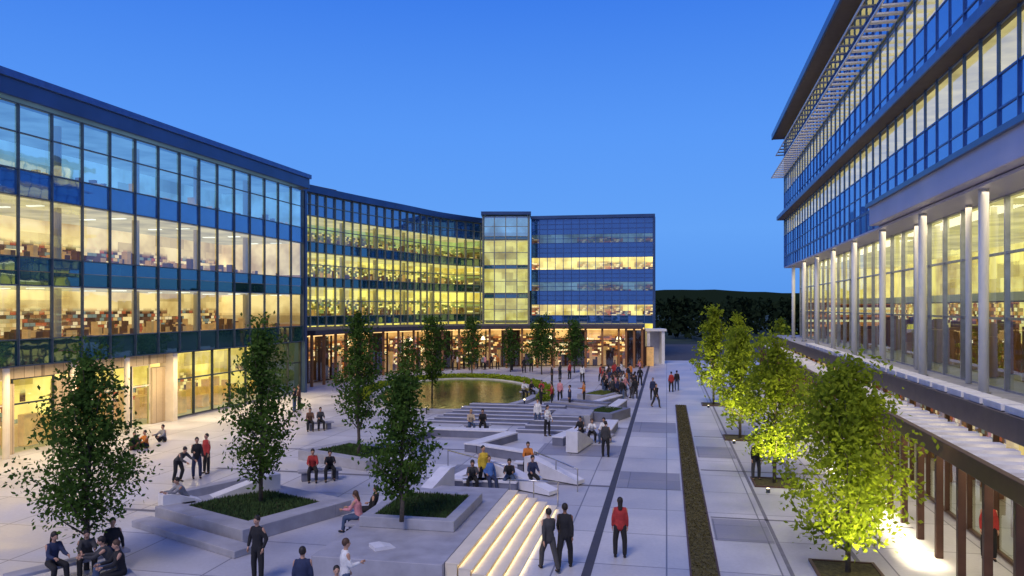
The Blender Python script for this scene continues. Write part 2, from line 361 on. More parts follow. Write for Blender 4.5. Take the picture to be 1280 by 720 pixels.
mb.build('groundcover',M['soil'],rs)
# ---------------------------------------------------------------- LEFT BUILDING
dA=Vector((.2242,.9745)); eA=Vector((-17.9,65)); nA=22; bw=2.03
pA=[eA-dA*bw*(nA-i) for i in range(nA+1)]
rA=empty('glass_office_building',(pA[0].x,pA[0].y,0),'long straight glass-fronted building on the left with a dark blue flat roof edge','building')
facade(rA,pA,[(4.4,5.7,'spandrel_panel','sp_g'),(5.7,8.4,'window','gA'),(8.4,9.1,'spandrel_panel','sp_g'),(9.1,9.8,'spandrel_panel','sp_t'),(9.8,12.8,'window','gA'),(12.8,14.1,'spandrel_panel','sp_a'),(14.1,15.9,'window','gTop'),(15.9,17.3,'window','gTop')],M['mull_a'],mw=.06,trans=[4.4,5.7,8.4,9.8,12.8,14.1,15.9,17.3],th=.03)
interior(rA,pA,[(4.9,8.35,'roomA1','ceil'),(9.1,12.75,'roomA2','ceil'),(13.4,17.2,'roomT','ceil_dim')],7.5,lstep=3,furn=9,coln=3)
fA=frame((pA[0].x,pA[0].y),dA); L=nA*bw
MB(fA).box(-1,L+.4,-.45,22,17.45,18.6).build('roof',M['metal_dark'],rA,bevel=.04)
MB(fA).box(-1,L+.45,-.6,-.45,18.3,18.65).build('roof_fascia',M['mull_b'],rA)
MB(fA).box(L+.06,L+.4,-.2,22,0,17.28).build('end_wall',M['metal_dark'],rA)
segs=[(12.9,13.6),(16.3,16.6),(19.2,20.2),(26.6,27.8)]
for a,b in segs: MB(fA).box(a,b,.55,.95,0,3.5).build('stone_wall',M['beige'],rA,bevel=.02)
MB(fA).box(0,27.8,.5,.95,3.75,4.34).build('stone_lintel',M['beige'],rA)
for x_ in (3.2,7.4,11.6,15.5,19.6,23.6): MB(fA).tube([(x_,-.1,0),(x_,-.1,4.34)],.16,12).build('entrance_column',M['tread'],rA)
MB(fA).box(27.8,28.2,-.05,.95,0,4.34).build('entrance_pier',M['tread'],rA)
for a,b in ((.2,12.9),(13.6,16.3),(16.6,19.2),(20.2,26.6)):
    n=max(1,int((b-a)/1.3))
    for k in range(n):
        x0=a+(b-a)*k/n; x1=a+(b-a)*(k+1)/n
        dr=MB(fA).face([(x0+.06,.75,.05),(x1-.06,.75,.05),(x1-.06,.75,3.67),(x0+.06,.75,3.67)]).build('door',M['gB'],rA)
        m2=MB(fA); m2.box(x0,x0+.07,.7,.8,0,3.75); m2.box(x1-.07,x1,.7,.8,0,3.75); m2.box(x0+.07,x1-.07,.7,.8,2.4,2.48); m2.box(x0+.07,x1-.07,.7,.8,3.67,3.75); m2.build('door_frame',M['tread'] if k%2 else M['mull'],dr)
        MB(fA).tube([(x1-.16,.66,.9),(x1-.16,.66,1.3)],.015).build('handle',M['steel'],dr)
mb=MB(fA); mb.face([(0,5,.0),(L,5,.0),(L,5,4.3),(0,5,4.3)]); mb.build('interior_wall',M['roomG'],rA)
mb=MB(fA); mb.face([(0,.96,4.3),(L,.96,4.3),(L,5,4.3),(0,5,4.3)]); mb.build('ceiling',M['ceil_b'],rA)
mb=MB(fA)
for k in range(60):
    x=rnd.uniform(2,L-2); y=rnd.uniform(1.6,4.2); mb.box(x,x+rnd.uniform(.3,1.1),y,y+.4,.02,rnd.uniform(.7,2.1))
mb.build('furniture',M['desk2'],rA)['kind']='stuff'
gp=[eA-dA*(L-28.2)+dA*((L-28.2)*i/8) for i in range(9)]
facade(rA,gp,[(.15,2.6,'window','gB'),(2.6,4.35,'window','gB')],M['mull'],y=.3)
MB(fA).box(28.2,L,.25,.5,0,.15).build('plinth',M['stone'],rA)
for k in range(4):
    c=fA@V(5+k*11,-1.3,4.2); arealight('soffit light',c,9,.4,520,(1,.74,.36),rz=math.atan2(dA.y,dA.x))
# ---------------------------------------------------------------- CURVED BUILDING
def at(px,py_roof,z=20.6):
    D=(z-H)*F/(HY-py_roof); return Vector(((px-640)/F*D,D))
ctrl=[at(380,231),at(440,244),at(500,256),at(550,266),at(606,274)]
pB=[]
for i in range(4):
    p0=ctrl[max(i-1,0)];p1=ctrl[i];p2=ctrl[i+1];p3=ctrl[min(i+2,4)]
    for k in range(6):
        t=k/6; pB.append(.5*((2*p1)+(p2-p0)*t+(2*p0-5*p1+4*p2-p3)*t*t+(3*p1-p0-3*p2+p3)*t**3))
pB.append(ctrl[-1]); d0=(pB[0]-pB[1]).normalized(); pB=[pB[0]+d0*1.6*k for k in (3,2,1)]+pB
rB=empty('curved_glass_building',(pB[8].x,pB[8].y,0),'concave curved glass building glowing yellow-green behind the low pavilion','building')
facade(rB,pB,[(0,5.3,'window','gB'),(5.3,6.3,'spandrel_panel','sp_g'),(6.3,9.6,'window','gB'),(9.6,10.6,'spandrel_panel','sp_g'),(10.6,13.4,'window','gB'),(13.4,14.5,'spandrel_panel','sp_t'),(14.5,17.4,'window','gB'),(17.4,19.8,'spandrel_panel','sp')],M['mull_l'],mw=.10,mo=.2,trans=[5.3,6.3,8,9.6,10.6,12,13.4,14.5,16,17.4,18.6,19.8])
interior(rB,pB,[(.1,5.2,'roomB1','ceil_b'),(5.8,9.5,'roomB2','ceil_b'),(10.1,13.3,'roomB3','ceil_b'),(14.0,17.35,'roomB4','ceil')],6,lights=False,furn=3,coln=4)
ribbon(pB,-.6,16,19.85,20.6).build('roof',M['metal_dark'],rB)
ribbon(pB[:12],5,9,20.62,22.0).build('plant_room',M['wood'],rB)
# ---------------------------------------------------------------- STAIR TOWER
rC=empty('stair_tower',(-1,108.5,0),'narrow projecting pale glass tower between the curved building and the blue office wing','tower')
tC=[Vector((-4.1,113)),Vector((-4.0,108.6)),Vector((-2.5,108.4)),Vector((-.9,108.3)),Vector((.7,108.3)),Vector((2.3,108.4)),Vector((2.4,113))]
facade(rC,tC,[(0,5.3,'window','gB'),(5.3,8.6,'window','gB'),(8.6,9.2,'spandrel_panel','sp_t'),(9.2,12.8,'window','gB'),(12.8,13.3,'spandrel_panel','sp_t'),(13.3,17,'window','gB'),(17,17.4,'spandrel_panel','sp_t'),(17.4,20.3,'window','gTop')],M['mull_l'],mw=.12,mo=.12,trans=[5.3,7,8.6,9.2,11,12.8,13.3,15.1,17,17.4,18.8,20.25])
for z0,z1 in ((.1,5.2),(5.4,9),(9.4,13),(13.4,17),(17.4,20.2)):
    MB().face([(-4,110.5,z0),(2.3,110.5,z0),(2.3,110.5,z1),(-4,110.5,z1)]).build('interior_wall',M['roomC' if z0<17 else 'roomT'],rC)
    MB().box(-3.8,2.2,108.7,110.4,z1-.15,z1).build('stair_landing',M['slab'],rC)
    MB().face([(-3.8,108.7,z1-.17),(2.2,108.7,z1-.17),(2.2,110.4,z1-.17),(-3.8,110.4,z1-.17)]).build('ceiling',M['ceil' if z0<17 else 'ceil_dim'],rC)
for x in (-4.15,2.45): MB().tube([(x,108.2,0),(x,108.2,20.4)],.10).build('corner_post',M['mull_l'],rC)
MB().box(-4.4,2.7,107.9,113.5,20.45,20.9).build('roof',M['metal_dark'],rC)
# ---------------------------------------------------------------- OFFICE WING
pD=lin(Vector((2.9,112.4)),Vector((20.3,109.5)),15)
rD=empty('blue_office_wing',(11,111,0),'flat blue glass office wing with lit ribbon windows at the plaza end','building')
lvD=[(0,5,'window','gB'),(5,6.1,'spandrel_panel','sp_w'),(6.1,7.7,'window','gD'),(7.7,9.7,'spandrel_panel','sp_w'),(9.7,11.0,'window','gD'),(11.0,12.8,'spandrel_panel','sp_w'),(12.8,14.6,'window','gD'),(14.6,16.7,'spandrel_panel','sp_w'),(16.7,18.0,'window','gD'),(18.0,20.3,'spandrel_panel','sp_w')]
facade(rD,pD,lvD,M['mull_b'],mw=.08,mo=.12,trans=[5,6.1,7.7,8.35,9.05,9.7,10.35,11,11.6,12.2,12.8,14.6,15.3,16,16.7,17.35,18,18.8,19.5,20.25],th=.04)
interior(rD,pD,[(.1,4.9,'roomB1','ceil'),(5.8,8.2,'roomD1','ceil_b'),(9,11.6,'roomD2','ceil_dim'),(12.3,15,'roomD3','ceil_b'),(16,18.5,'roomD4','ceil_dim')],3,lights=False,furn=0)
fD=frame((2.9,112.4),(17.4,-2.9)); LD=(pD[-1]-pD[0]).length
MB(fD).box(-.1,LD+.3,-.3,20,20.3,20.75).build('roof',M['metal_dark'],rD)
MB(fD).box(LD+.05,LD+.35,-.25,20,0,20.28).build('end_wall',M['metal_dark'],rD)
# ---------------------------------------------------------------- LOW PAVILION
rE=empty('low_pavilion',(-4,92,0),'long low flat-roofed pavilion with orange lit shopfronts at the end of the plaza','pavilion')
pE=[Vector((-19.5,70)),Vector((-17.6,76)),Vector((-14.8,82)),Vector((-10.5,87.5)),Vector((-5,91)),Vector((1,92.8)),Vector((7,93.2)),Vector((13,92.6)),Vector((15.8,92.0))]
pE2=[]
for a,b in zip(pE,pE[1:]): pE2+= [a+(b-a)*k/3 for k in range(3)]
pE2.append(pE[-1])
ribbon(pE2,-1.6,7,4.75,5.15).build('roof',M['soffit'],rE)
ribbon(pE2,-1.55,-.2,4.70,4.74).build('soffit',M['wood'],rE)
facade(rE,pE2,[(.1,3.2,'window','gA'),(3.2,4.7,'window','gA')],M['brown'],mw=.14,mo=.1,y=.6)
b_=offs(pE2,4.5); mb=MB(); strip(mb,b_,b_,0.05,4.7); mb.build('interior_wall',M['roomO'],rE)
mb=MB(); strip(mb,offs(pE2,.8),b_,4.68,4.68); mb.build('ceiling',M['ceil_b'],rE)
mb=MB(); mo=MB()
for i in range(len(pE2)-1):
    fr=frame(pE2[i],pE2[i+1]-pE2[i]); mb.fr=fr; mo.fr=fr
    for k in range(5):
        t=mb if k%2 else mo; x=rnd.uniform(0,1.6); y=rnd.uniform(1,3.6); t.box(x,x+rnd.uniform(.2,.9),y,y+.4,.02,rnd.uniform(.7,2.4))
    if i%4==2: mb.box(0,2.2,.9,1.1,.02,4.6)
mb.build('furniture',M['brown'],rE)['kind']='stuff'; mo.build('furniture',M['desk2'],rE)['kind']='stuff'
for i in range(0,len(pE2),1):
    p=offs(pE2,-1.2)[i]; MB().box(p.x-.12,p.x+.12,p.y-.12,p.y+.12,0,4.7).build('post',M['wood'],rE)
    if i%2: 
        q=offs(pE2,2)[i]; MB().tube([(q.x,q.y,3.3),(q.x,q.y,3.7)],[.3,.12],10).build('pendant_lamp',M['strip'],rE)
ribbon(pE2,-.6,-.4,4.55,4.62).build('light_strip',M['strip3'],rE)
rK=empty('white_entrance_wall',(18.5,99,0),'small white lit entrance block at the right foot of the blue wing','entrance')
MB().box(17.4,17.8,98,100.5,0,4.2).build('side_wall',M['white'],rK); MB().box(19.3,19.7,98,100.5,0,4.2).build('side_wall',M['white'],rK)
MB().box(17.2,19.9,97.8,100.6,4.2,4.5).build('roof',M['white'],rK); MB().face([(17.8,100,0),(19.3,100,0),(19.3,100,4.2),(17.8,100,4.2)]).build('door',M['stone_w'],rK)
# ---------------------------------------------------------------- RIGHT BUILDING
dR=Vector((-.2278,-.9737)); oR=Vector((27.3,76)); LR=66.; fR=frame((oR.x,oR.y),dR)
rR=empty('tall_glass_building',(oR.x,oR.y,0),'tall glass building on the right with projecting roof slabs and a columned lobby','building')
pR=[oR+dR*(1.5*i) for i in range(45)]
facade(rR,pR,[(12.4,14.45,'spandrel_panel','sp_r'),(14.45,16.0,'window','gA'),(16.4,18.7,'spandrel_panel','sp_r'),(18.7,20.2,'window','gA'),(20.5,22.7,'spandrel_panel','sp_r'),(22.7,24.2,'window','gA')],M['mull_b'],mw=.05,mo=.05,trans=[12.4,13.4,14.45,16,16.45,17.5,18.7,20.2,20.5,21.6,22.7,24.2],th=.03)
interior(rR,pR,[(12.9,16.0,'roomR2','ceil_b'),(17.0,20.25,'roomR2','ceil_b'),(21.0,24.15,'roomR2','ceil_b')],6,lights=False,furn=0)
pRf=[oR+dR*(1.5*i) for i in range(27)]
facade(rR,pRf,[(11.3,12.35,'spandrel_panel','sp_r')],M['mull_b'],mw=.05,mo=.05)
MB(fR).box(39.2,LR,-.55,1.0,11.35,12.38).build('fascia_band',M['band'],rR,bevel=.03)
MB(fR).box(39.0,LR,-.7,-.55,12.25,12.45).build('fascia_cap',M['metal_dark'],rR)
MB(fR).box(-1.0,LR,-.62,6,16.08,16.36).build('projecting_slab',M['soffit'],rR,bevel=.03)
MB(fR).box(-1.0,LR,-.70,-.62,16.1,16.45).build('slab_edge',M['mull_b'],rR)
MB(fR).box(-1.0,LR,-1.05,10,24.3,24.6).build('roof',M['soffit'],rR,bevel=.03)
MB(fR).box(-1.1,LR,-1.18,-1.05,24.3,24.85).build('roof_fascia',M['metal_dark'],rR)
MB(fR).box(-.3,-.06,-.1,20,11.3,24.25).build('end_wall',M['sp_r'],rR)
for zz,o_ in ((20.38,1.18),(22.62,.75)):
    MB(fR).box(-1.0,LR,-o_-.07,-o_,zz,zz+.08).build('sunshade_rail',M['white'],rR)
    x=-.8
    while x<LR: MB(fR).box(x,x+.3,-o_+.01,-.08,zz-.02,zz+.06).build('sunshade_fin',M['white' if o_>1 else 'steel'],rR); x+=(1.0 if o_>1 else 1.5)
MB(fR).box(0,LR,-.1,2.0,11.2,11.3).build('soffit',M['band'],rR)
pL=[oR+dR*(2.2*i) for i in range(31)]
facade(rR,pL,[(4.4,6.9,'lobby_window','gR'),(6.9,9.2,'lobby_window','gR'),(9.2,11.2,'lobby_window','gR')],M['steel'],mw=.09,mo=.12,y=1.5)
a_=offs(pL,1.7); b_=offs(pL,10)
mb=MB(); strip(mb,b_,b_,4.3,11.2); mb.face([(*a_[0],4.3),(*b_[0],4.3),(*b_[0],11.2),(*a_[0],11.2)]); mb.build('interior_wall',M['roomR'],rR)
mb=MB(); strip(mb,a_,b_,11.18,11.18); mb.build('ceiling',M['ceil_b'],rR)
mb=MB(); strip(mb,offs(pL,5),b_,7.6,7.6); mb.build('mezzanine',M['slab'],rR)
mb=MB(); strip(mb,offs(pL,5.0),offs(pL,5.0),7.6,8.0); mb.build('mezzanine_edge',M['white'],rR)
D=18.6
while D<75:
    xl=(76-D)/.9737
    c=MB(fR).tube([(xl,.2,4.4),(xl,.2,11.25)],.155,16).build('column',M['white'],rR,smooth=True)
    MB(fR).tube([(xl,.2,4.36),(xl,.2,4.5)],.22,16).build('column_base',M['steel'],c)
    if D<50: MB(fR).tube([(xl+2.6,1.1,4.4),(xl+2.6,1.1,11.25)],.11,14).build('column',M['white'],rR,smooth=True)
    D+=6.6
for k in range(4):
    arealight('lobby soffit light',fR@V(12+k*15,.7,11.1),13,1.2,150,(1,.82,.55),rz=math.atan2(dR.y,dR.x))
mb=MB(fR); mo=MB(fR)
for k in range(150):
    x=rnd.uniform(2,LR-3); y=rnd.uniform(2.4,8); h=rnd.uniform(.6,2.2); t=mb if k%3 else mo; t.box(x,x+rnd.uniform(.3,1.0),y,y+.5,4.42,4.4+h)
mb.build('furniture',M['wood'],rR)['kind']='stuff'; mo.build('furniture',M['desk'],rR)['kind']='stuff'
# ---------------------------------------------------------------- RAISED TERRACE + PERGOLA
rT=empty('raised_terrace',(fR@V(40,-1,0)),'raised terrace with brown posts and a pale slatted pergola edge along the right building','terrace')
MB(fR).box(-4,LR,-.9,10.5,4.0,4.38).build('deck',M['stone'],rT,bevel=.02)
MB(fR).box(-4,LR,-1.0,-.9,3.75,4.42).build('deck_edge',M['soffit'],rT)
MB(fR).box(-2,LR,-2.55,-2.35,3.15,3.62).build('fascia_beam',M['brown'],rT,bevel=.02)
x=-2
while x<LR:
    MB(fR).box(x,x+.42,-2.35,-1.0,3.5,3.6).build('pergola_slat',M['stone_w'],rT)
    x+=.95
x=20
while x<LR:
    MB(fR).box(x,x+1.35,-.85,-.25,4.42,4.62).build('ledge_block',M['stone_w'],rT,bevel=.015)
    x+=1.6
x=-1.6
while x<LR: MB(fR).box(x,x+.16,-2.3,-2.1,0,3.5).build('post',M['brown'],rT,bevel=.01); x+=1.85
pG=[oR+dR*(2.2*i) for i in range(31)]
facade(rT,pG,[(.1,2.3,'shopfront_window','gA'),(2.3,3.95,'shopfront_window','gA')],M['brown'],mw=.09,mo=.1,y=-.4)
b_=offs(pG,4.5); a_=offs(pG,-.3)
mb=MB(); strip(mb,b_,b_,0,3.95); mb.face([(*a_[0],0),(*b_[0],0),(*b_[0],3.95),(*a_[0],3.95)]); mb.build('interior_wall',M['roomP'],rT)
mb=MB(); strip(mb,a_,b_,3.93,3.93); mb.build('ceiling',M['ceil_b'],rT)
mb=MB(fR)
for k in range(60):
    x=rnd.uniform(10,LR-1); y=rnd.uniform(.6,3.5); mb.box(x,x+rnd.uniform(.4,1),y,y+.4,.02,rnd.uniform(.7,2.0))
mb.build('display_shelving',M['wood'],rT)['kind']='stuff'
MB(fR).box(0,LR,-1.5,-1.42,3.36,3.42).build('light_strip',M['strip'],rT)
RZ=math.atan2(dR.y,dR.x)
for k in range(4): arealight('pergola light',fR@V(14+k*14,-1.7,3.3),12,.3,130,(1,.80,.42),rz=RZ)
arealight('pergola edge downlight',fR@V(50,-2.75,3.05),14,.12,240,(1,.84,.5),rz=RZ,spread=30)
# ---------------------------------------------------------------- far hills, forest
mb=MB(); n=120
for i in range(n):
    xs=[-1200+j*2400/n for j in (i,i+1)]
    h=[25+2.2*math.sin(x*.009)+1.2*math.sin(x*.031+1)+.5*math.sin(x*.11) for x in xs]
    mb.face([(xs[0],700,-.04),(xs[1],700,-.04),(xs[1],900,h[1]),(xs[0],900,h[0])]); mb.face([(xs[0],900,h[0]),(xs[1],900,h[1]),(xs[1],1500,0),(xs[0],1500,0)])
mb.build('hills',M['leafF'],smooth=True)['kind']='structure'
def leafq(mb,c,s,flat=1):
    d=Vector((rnd.gauss(0,1),rnd.gauss(0,1),rnd.gauss(0,1))).normalized(); u=d.orthogonal().normalized(); w_=d.cross(u)
    a=rnd.uniform(0,6.28); u,w_=u*math.cos(a)+w_*math.sin(a),w_*math.cos(a)-u*math.sin(a)
    mb.face([c-u*s,c-w_*s*.55,c+u*s,c+w_*s*.55])
mb=MB()
for t in range(260):
    X=rnd.uniform(8,150);D=rnd.uniform(160,260); hh=rnd.uniform(7.5,9.5)+(D-160)*.015; rr=rnd.uniform(3,5.5)
    for k in range(60):
        a=rnd.uniform(0,6.28); q=rnd.random()**.5; zz=rnd.uniform(.1,1); e=math.sin(math.pi*min(1,.25+zz*.72))
        leafq(mb,Vector((X+math.cos(a)*rr*q*e,D+math.sin(a)*rr*q*e,hh*zz)),rnd.uniform(.5,1.0))
o=mb.build('distant_trees',M['leafF']); tag(o,'dark band of distant trees on the horizon between the two buildings','trees',kind='stuff')
# ---------------------------------------------------------------- trees
def make_tree(px,py,top_py,wpx,label,leaf='leafD',n=5000,ls=.10,z=0,group=None,base_frac=.22,light=0,conic=.5,full=.30):
    base=G(px,py,z); s=F/base.y; h=(py-top_py)/s; W=wpx/s/2*1.05
    root=empty('tree',base,label,'tree',group,rz=rnd.uniform(0,6.28))
    tb=MB(); r0=.05+h*.005
    lean=[V(0,0,0)]; 
    for k in range(1,8): lean.append(V(rnd.uniform(-.05,.05)*k*.5,rnd.uniform(-.05,.05)*k*.5,h*.93*k/7))
    tb.tube(lean,[r0*(1-.88*k/7) for k in range(8)],8)
    def env(t): return W*min(1,max(0,t)/full)**.6*max(0,1-max(0,t-full)/(1-full))**conic if t<1 else 0
    cl=[]
    nl=26
    for k in range(nl):
        t=.0+.92*k/nl; z0=h*(base_frac-.06+(.80-base_frac)*t); a=k*2.4+rnd.uniform(-.4,.4)
        tt=min(.97,t+.14); rr=env(tt)*rnd.uniform(.55,1.15)+.1; z1=h*(base_frac+(1-base_frac)*tt)
        lp=lean[min(7,int(z0/h/.93*7))]
        p0=V(lp.x,lp.y,z0); p1=V(math.cos(a)*rr,math.sin(a)*rr,min(z1,h*.97)); mid=p0.lerp(p1,.5)+V(0,0,-.06*rr)
        tb.tube([p0,mid,p1],[r0*.42*(1-t*.6),r0*.25*(1-t*.6),.006],5)
        for q in (.3,.5,.7,.88,1.03):
            c=p0.lerp(p1,q)+V(rnd.gauss(0,.10),rnd.gauss(0,.10),rnd.gauss(0,.14))*W; cl.append((c,rnd.uniform(.08,.16)*W+.04))
    for k in range(30):
        t=rnd.uniform(.03,.97); a=rnd.uniform(0,6.28); rr=env(t)*rnd.uniform(.3,1.05)
        cl.append((V(math.cos(a)*rr,math.sin(a)*rr,h*(base_frac+(1-base_frac)*t)),rnd.uniform(.08,.15)*W+.03))
    for k in range(6): cl.append((V(0,0,h*(.86+.025*k)),.09*W))
    tb.build('trunk',M['bark'],root,smooth=True,local=True)
    cb=MB()
    for i in range(n):
        c,r=cl[i%len(cl)]; v=V(rnd.gauss(0,1),rnd.gauss(0,1),rnd.gauss(0,.8))*r
        leafq(cb,c+v,ls*rnd.uniform(.6,1.2))
    cb.build('crown',M[leaf],root,local=True)
    if light:
        for sgn in (-1,1):
            l=bpy.data.lights.new('tree uplight','SPOT'); l.energy=light; l.color=(1,.86,.36); l.spot_size=R(80); l.spot_blend=.6; l.shadow_soft_size=.08
            lo=bpy.data.objects.new('tree uplight',l); col.objects.link(lo); lo.location=base+V(.8*sgn,-1.6,.25)
            d=(base+V(0,0,h*.66))-lo.location; lo.rotation_euler=d.to_track_quat('-Z','Y').to_euler()
            f=empty('ground_uplight',base+V(.8*sgn,-1.6,0.0),('left' if sgn<0 else 'right')+' small round uplight at the foot of the '+label.split(' tree')[0]+' tree','light','uplights under the right-hand trees')
            MB().tube([(0,0,0),(0,0,.16)],.08,12).build('housing',M['mull'],f,local=True); MB().tube([(0,0,.165),(0,0,.175)],.06,12).build('lens',M['strip'],f,local=True)
    return root,base
T=make_tree
T(108,712,450,140,'large dark leafy tree at the far left, in front of the stone entrance',n=8500,ls=.078,conic=.7)
T(326,628,412,86,'slim dark tree growing from the nearest left planter',n=5800,ls=.085,z=.42,conic=.8,base_frac=.16)
T(448,570,392,62,'tall dark tree rising from the planter below the curved building',n=4300,ls=.095,z=.4,conic=.7)
T(502,652,468,76,'green tree in the raised planter beside the lit steps',n=5000,ls=.08,z=.9,conic=.85,base_frac=.18)
T(510,505,425,36,'small dark tree behind the tree beside the lit steps',n=1700,ls=.12)
T(540,500,396,42,'dark tree left of the oval pool, in front of the pavilion',n=2400,ls=.13)
T(590,470,398,34,'dark tree behind the oval pool',n=1700,ls=.15)
T(638,465,412,24,'thin small dark tree in front of the stair tower',n=900,ls=.16)
T(677,468,396,44,'dark round tree in front of the blue wing, left of a pair',n=2300,ls=.16)
T(718,466,400,32,'narrow dark tree in front of the blue wing, right of a pair',n=1500,ls=.16)
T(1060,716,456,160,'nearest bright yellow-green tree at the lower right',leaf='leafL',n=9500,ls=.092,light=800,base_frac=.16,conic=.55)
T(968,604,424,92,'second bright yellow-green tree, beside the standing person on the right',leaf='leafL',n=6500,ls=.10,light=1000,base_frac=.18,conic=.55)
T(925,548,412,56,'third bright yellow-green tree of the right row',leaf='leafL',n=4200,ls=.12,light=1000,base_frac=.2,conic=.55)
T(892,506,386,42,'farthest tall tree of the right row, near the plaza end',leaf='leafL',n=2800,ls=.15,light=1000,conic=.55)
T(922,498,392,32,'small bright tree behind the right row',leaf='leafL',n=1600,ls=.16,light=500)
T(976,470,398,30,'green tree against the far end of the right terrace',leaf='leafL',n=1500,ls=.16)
for (px,py,lb) in ((1060,716,'nearest'),(968,604,'second'),(925,548,'third'),(892,506,'farthest')):
    b=G(px,py); r=empty('tree_pit',b,'square dark mulch pit at the foot of the '+lb+' bright tree','tree pit',rz=-PR)
    MB().box(-.8,.8,-.8,.8,.0,.03).build('mulch',M['soil'],r,local=True)
    m2=MB(); m2.box(-.88,.88,-.88,-.8,0,.06); m2.box(-.88,.88,.8,.88,0,.06); m2.box(-.88,-.8,-.8,.8,0,.06); m2.box(.8,.88,-.8,.8,0,.06); m2.build('steel_frame',M['brown'],r,local=True)
# ---------------------------------------------------------------- planters, steps
def planter(c,sx,sy,h,rot,label,rim=.5,z=0,grass='grass',mat='stone'):
    r=empty('planter',(c[0],c[1],z),label,'planter',rz=rot); a,b=sx/2,sy/2
    m2=MB(); m2.box(-a,a,-b,-b+rim,0,h); m2.box(-a,a,b-rim,b,0,h); m2.box(-a,-a+rim,-b+rim,b-rim,0,h); m2.box(a-rim,a,-b+rim,b-rim,0,h)
    m2.build('stone_rim',M[mat],r,local=True,bevel=.02)
    MB().box(-a+rim,a-rim,-b+rim,b-rim,0,h-.06).build('soil',M['soil'],r,local=True)
    g=MB(); area=(sx-2*rim)*(sy-2*rim)
    for i in range(int(min(9000,area*420))):
        x=rnd.uniform(-a+rim+.03,a-rim-.03);y=rnd.uniform(-b+rim+.03,b-rim-.03);q=rnd.uniform(0,6.28);e=.03
        g.face([(x-e*math.cos(q),y-e*math.sin(q),h-.06),(x+e*math.cos(q),y+e*math.sin(q),h-.06),(x+rnd.uniform(-.04,.04),y+rnd.uniform(-.04,.04),h-.06+rnd.uniform(.06,.15))])
    g.build('grass',M[grass],r,local=True); return r
RA=R(-35)
planter((-9.0,26.6),4.9,4.5,.45,RA,'large grey stone planter with grass around the slim tree on the left',rim=.75)
planter((-7.4,36.5),4.6,3.4,.45,RA,'grey stone planter with grass farther back beneath the tall dark tree',rim=.6)
m_=Matrix.Translation((-9.0,26.6,0))@Matrix.Rotation(RA,4,'Z')
rw=empty('low_stone_wall',m_@V(-2.9,.4,0),'low stone bench wall wrapping the left side of the nearest left planter','wall')
MB(m_).box(-3.3,-2.5,-1.6,2.6,0,.3).build('seat_block',M['stone_w'],rw,bevel=.02); MB(m_).box(-3.3,-2.9,-1.6,2.6,.302,.62).build('back_block',M['stone'],rw,bevel=.02)
rw=empty('low_stone_wall',m_@V(0,-2.9,0),'long low stone plinth in front of the nearest left planter','wall')
MB(m_).box(-2.2,3.4,-3.2,-2.5,0,.22).build('seat_block',M['stone'],rw,bevel=.02)
rP=empty('raised_stone_platform',PF@V(-7.6,23,0),'low raised pale stone platform left of the lit steps','platform')
MB(PF).box(-9.4,-5.72,19,27.5,0,.6).build('stone_base',M['stone'],rP,bevel=.02)
pb=PF@V(-7.7,23.6,0); planter((pb.x,pb.y),3.0,3.6,.32,-PR,'stone planter with dark grass on the raised platform beside the lit steps',rim=.35,z=.603)
rS=empty('lit_steps',PF@V(-5,23,0),'broad cream stone steps with warm light glowing under each nosing','steps')
for k in range(5):
    s0=-5.7+.36*k; h=.6-.12*k
    st=MB(PF).box(s0,s0+.32,19.2,27.3,0,h-.045).build('step',M['tread'],rS)
    MB(PF).box(s0+.002,s0+.38,19.2,27.3,h-.043,h).build('tread',M['tread'],st,bevel=.008)
    MB(PF).box(s0+.325,s0+.36,19.3,27.2,h-.056,h-.045).build('light_strip',M['strip2'],st)
rl=empty('reflecting_pool',(-4.6,64,0),'flat oval pool with golden reflections in the middle of the plaza','pool')
def oval(a,b,n=64): return [(-4.6+a*math.cos(2*math.pi*k/n),64+b*math.sin(2*math.pi*k/n)) for k in range(n)]
mb=MB(); A=oval(6.9,11.9);B=oval(6.3,11.3)
for i in range(64):
    j=(i+1)%64
    mb.face([(*A[i],.25),(*A[j],.25),(*B[j],.25),(*B[i],.25)]); mb.face([(*A[i],0),(*A[j],0),(*A[j],.25),(*A[i],.25)]); mb.face([(*B[j],.02),(*B[i],.02),(*B[i],.25),(*B[j],.25)])
mb.build('stone_rim',M['stone'],rl)
mb=MB(); mb.face([(*p,.17) for p in oval(6.29,11.29)]); mb.build('water',M['water'],rl)
rh=empty('curved_hedge',(-4.6,77.5,0),'low yellow-green hedge curving around the oval pool','hedge')
mb=MB()
for i in range(11000):
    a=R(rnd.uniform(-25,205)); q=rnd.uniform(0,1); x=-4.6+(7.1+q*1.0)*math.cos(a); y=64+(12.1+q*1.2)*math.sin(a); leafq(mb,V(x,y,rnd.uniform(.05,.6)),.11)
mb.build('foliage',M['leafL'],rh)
for k in range(8):
    a=R(200+k*20); x=-4.6+7.2*math.cos(a); y=64+12.2*math.sin(a)
    r=empty('bollard_light',(x,y,0),'short bollard light on the rim of the oval pool','light','bollard lights around the oval pool')
    MB().tube([(0,0,0),(0,0,.45)],.05,10).build('post',M['mull'],r,local=True); MB().tube([(0,0,.452),(0,0,.52)],.055,10).build('lamp',M['strip'],r,local=True)
arealight('added pool glow',(-4.6,72,4.0),9,5,320,(1,.84,.30))  # unseen area lamp added above the pool to make it glow
rt=empty('stepped_seating',PF@V(-11,50,0),'wide blocky blue-grey stone seating steps in front of the oval pool','steps')
for k in range(6):
    MB(PF).box(-15.0+k*.35,-8.4+k*.35,46.0+k*.9,46.88+k*.9,0,.11*(k+1)).build('step',M['stone_d'],rt,bevel=.015)
    MB(PF).box(-15.0+k*.35,-8.4+k*.35,46.0+k*.9,46.2+k*.9,.11*(k+1)+.002,.11*(k+1)+.02).build('nosing',M['stone_w'],rt)
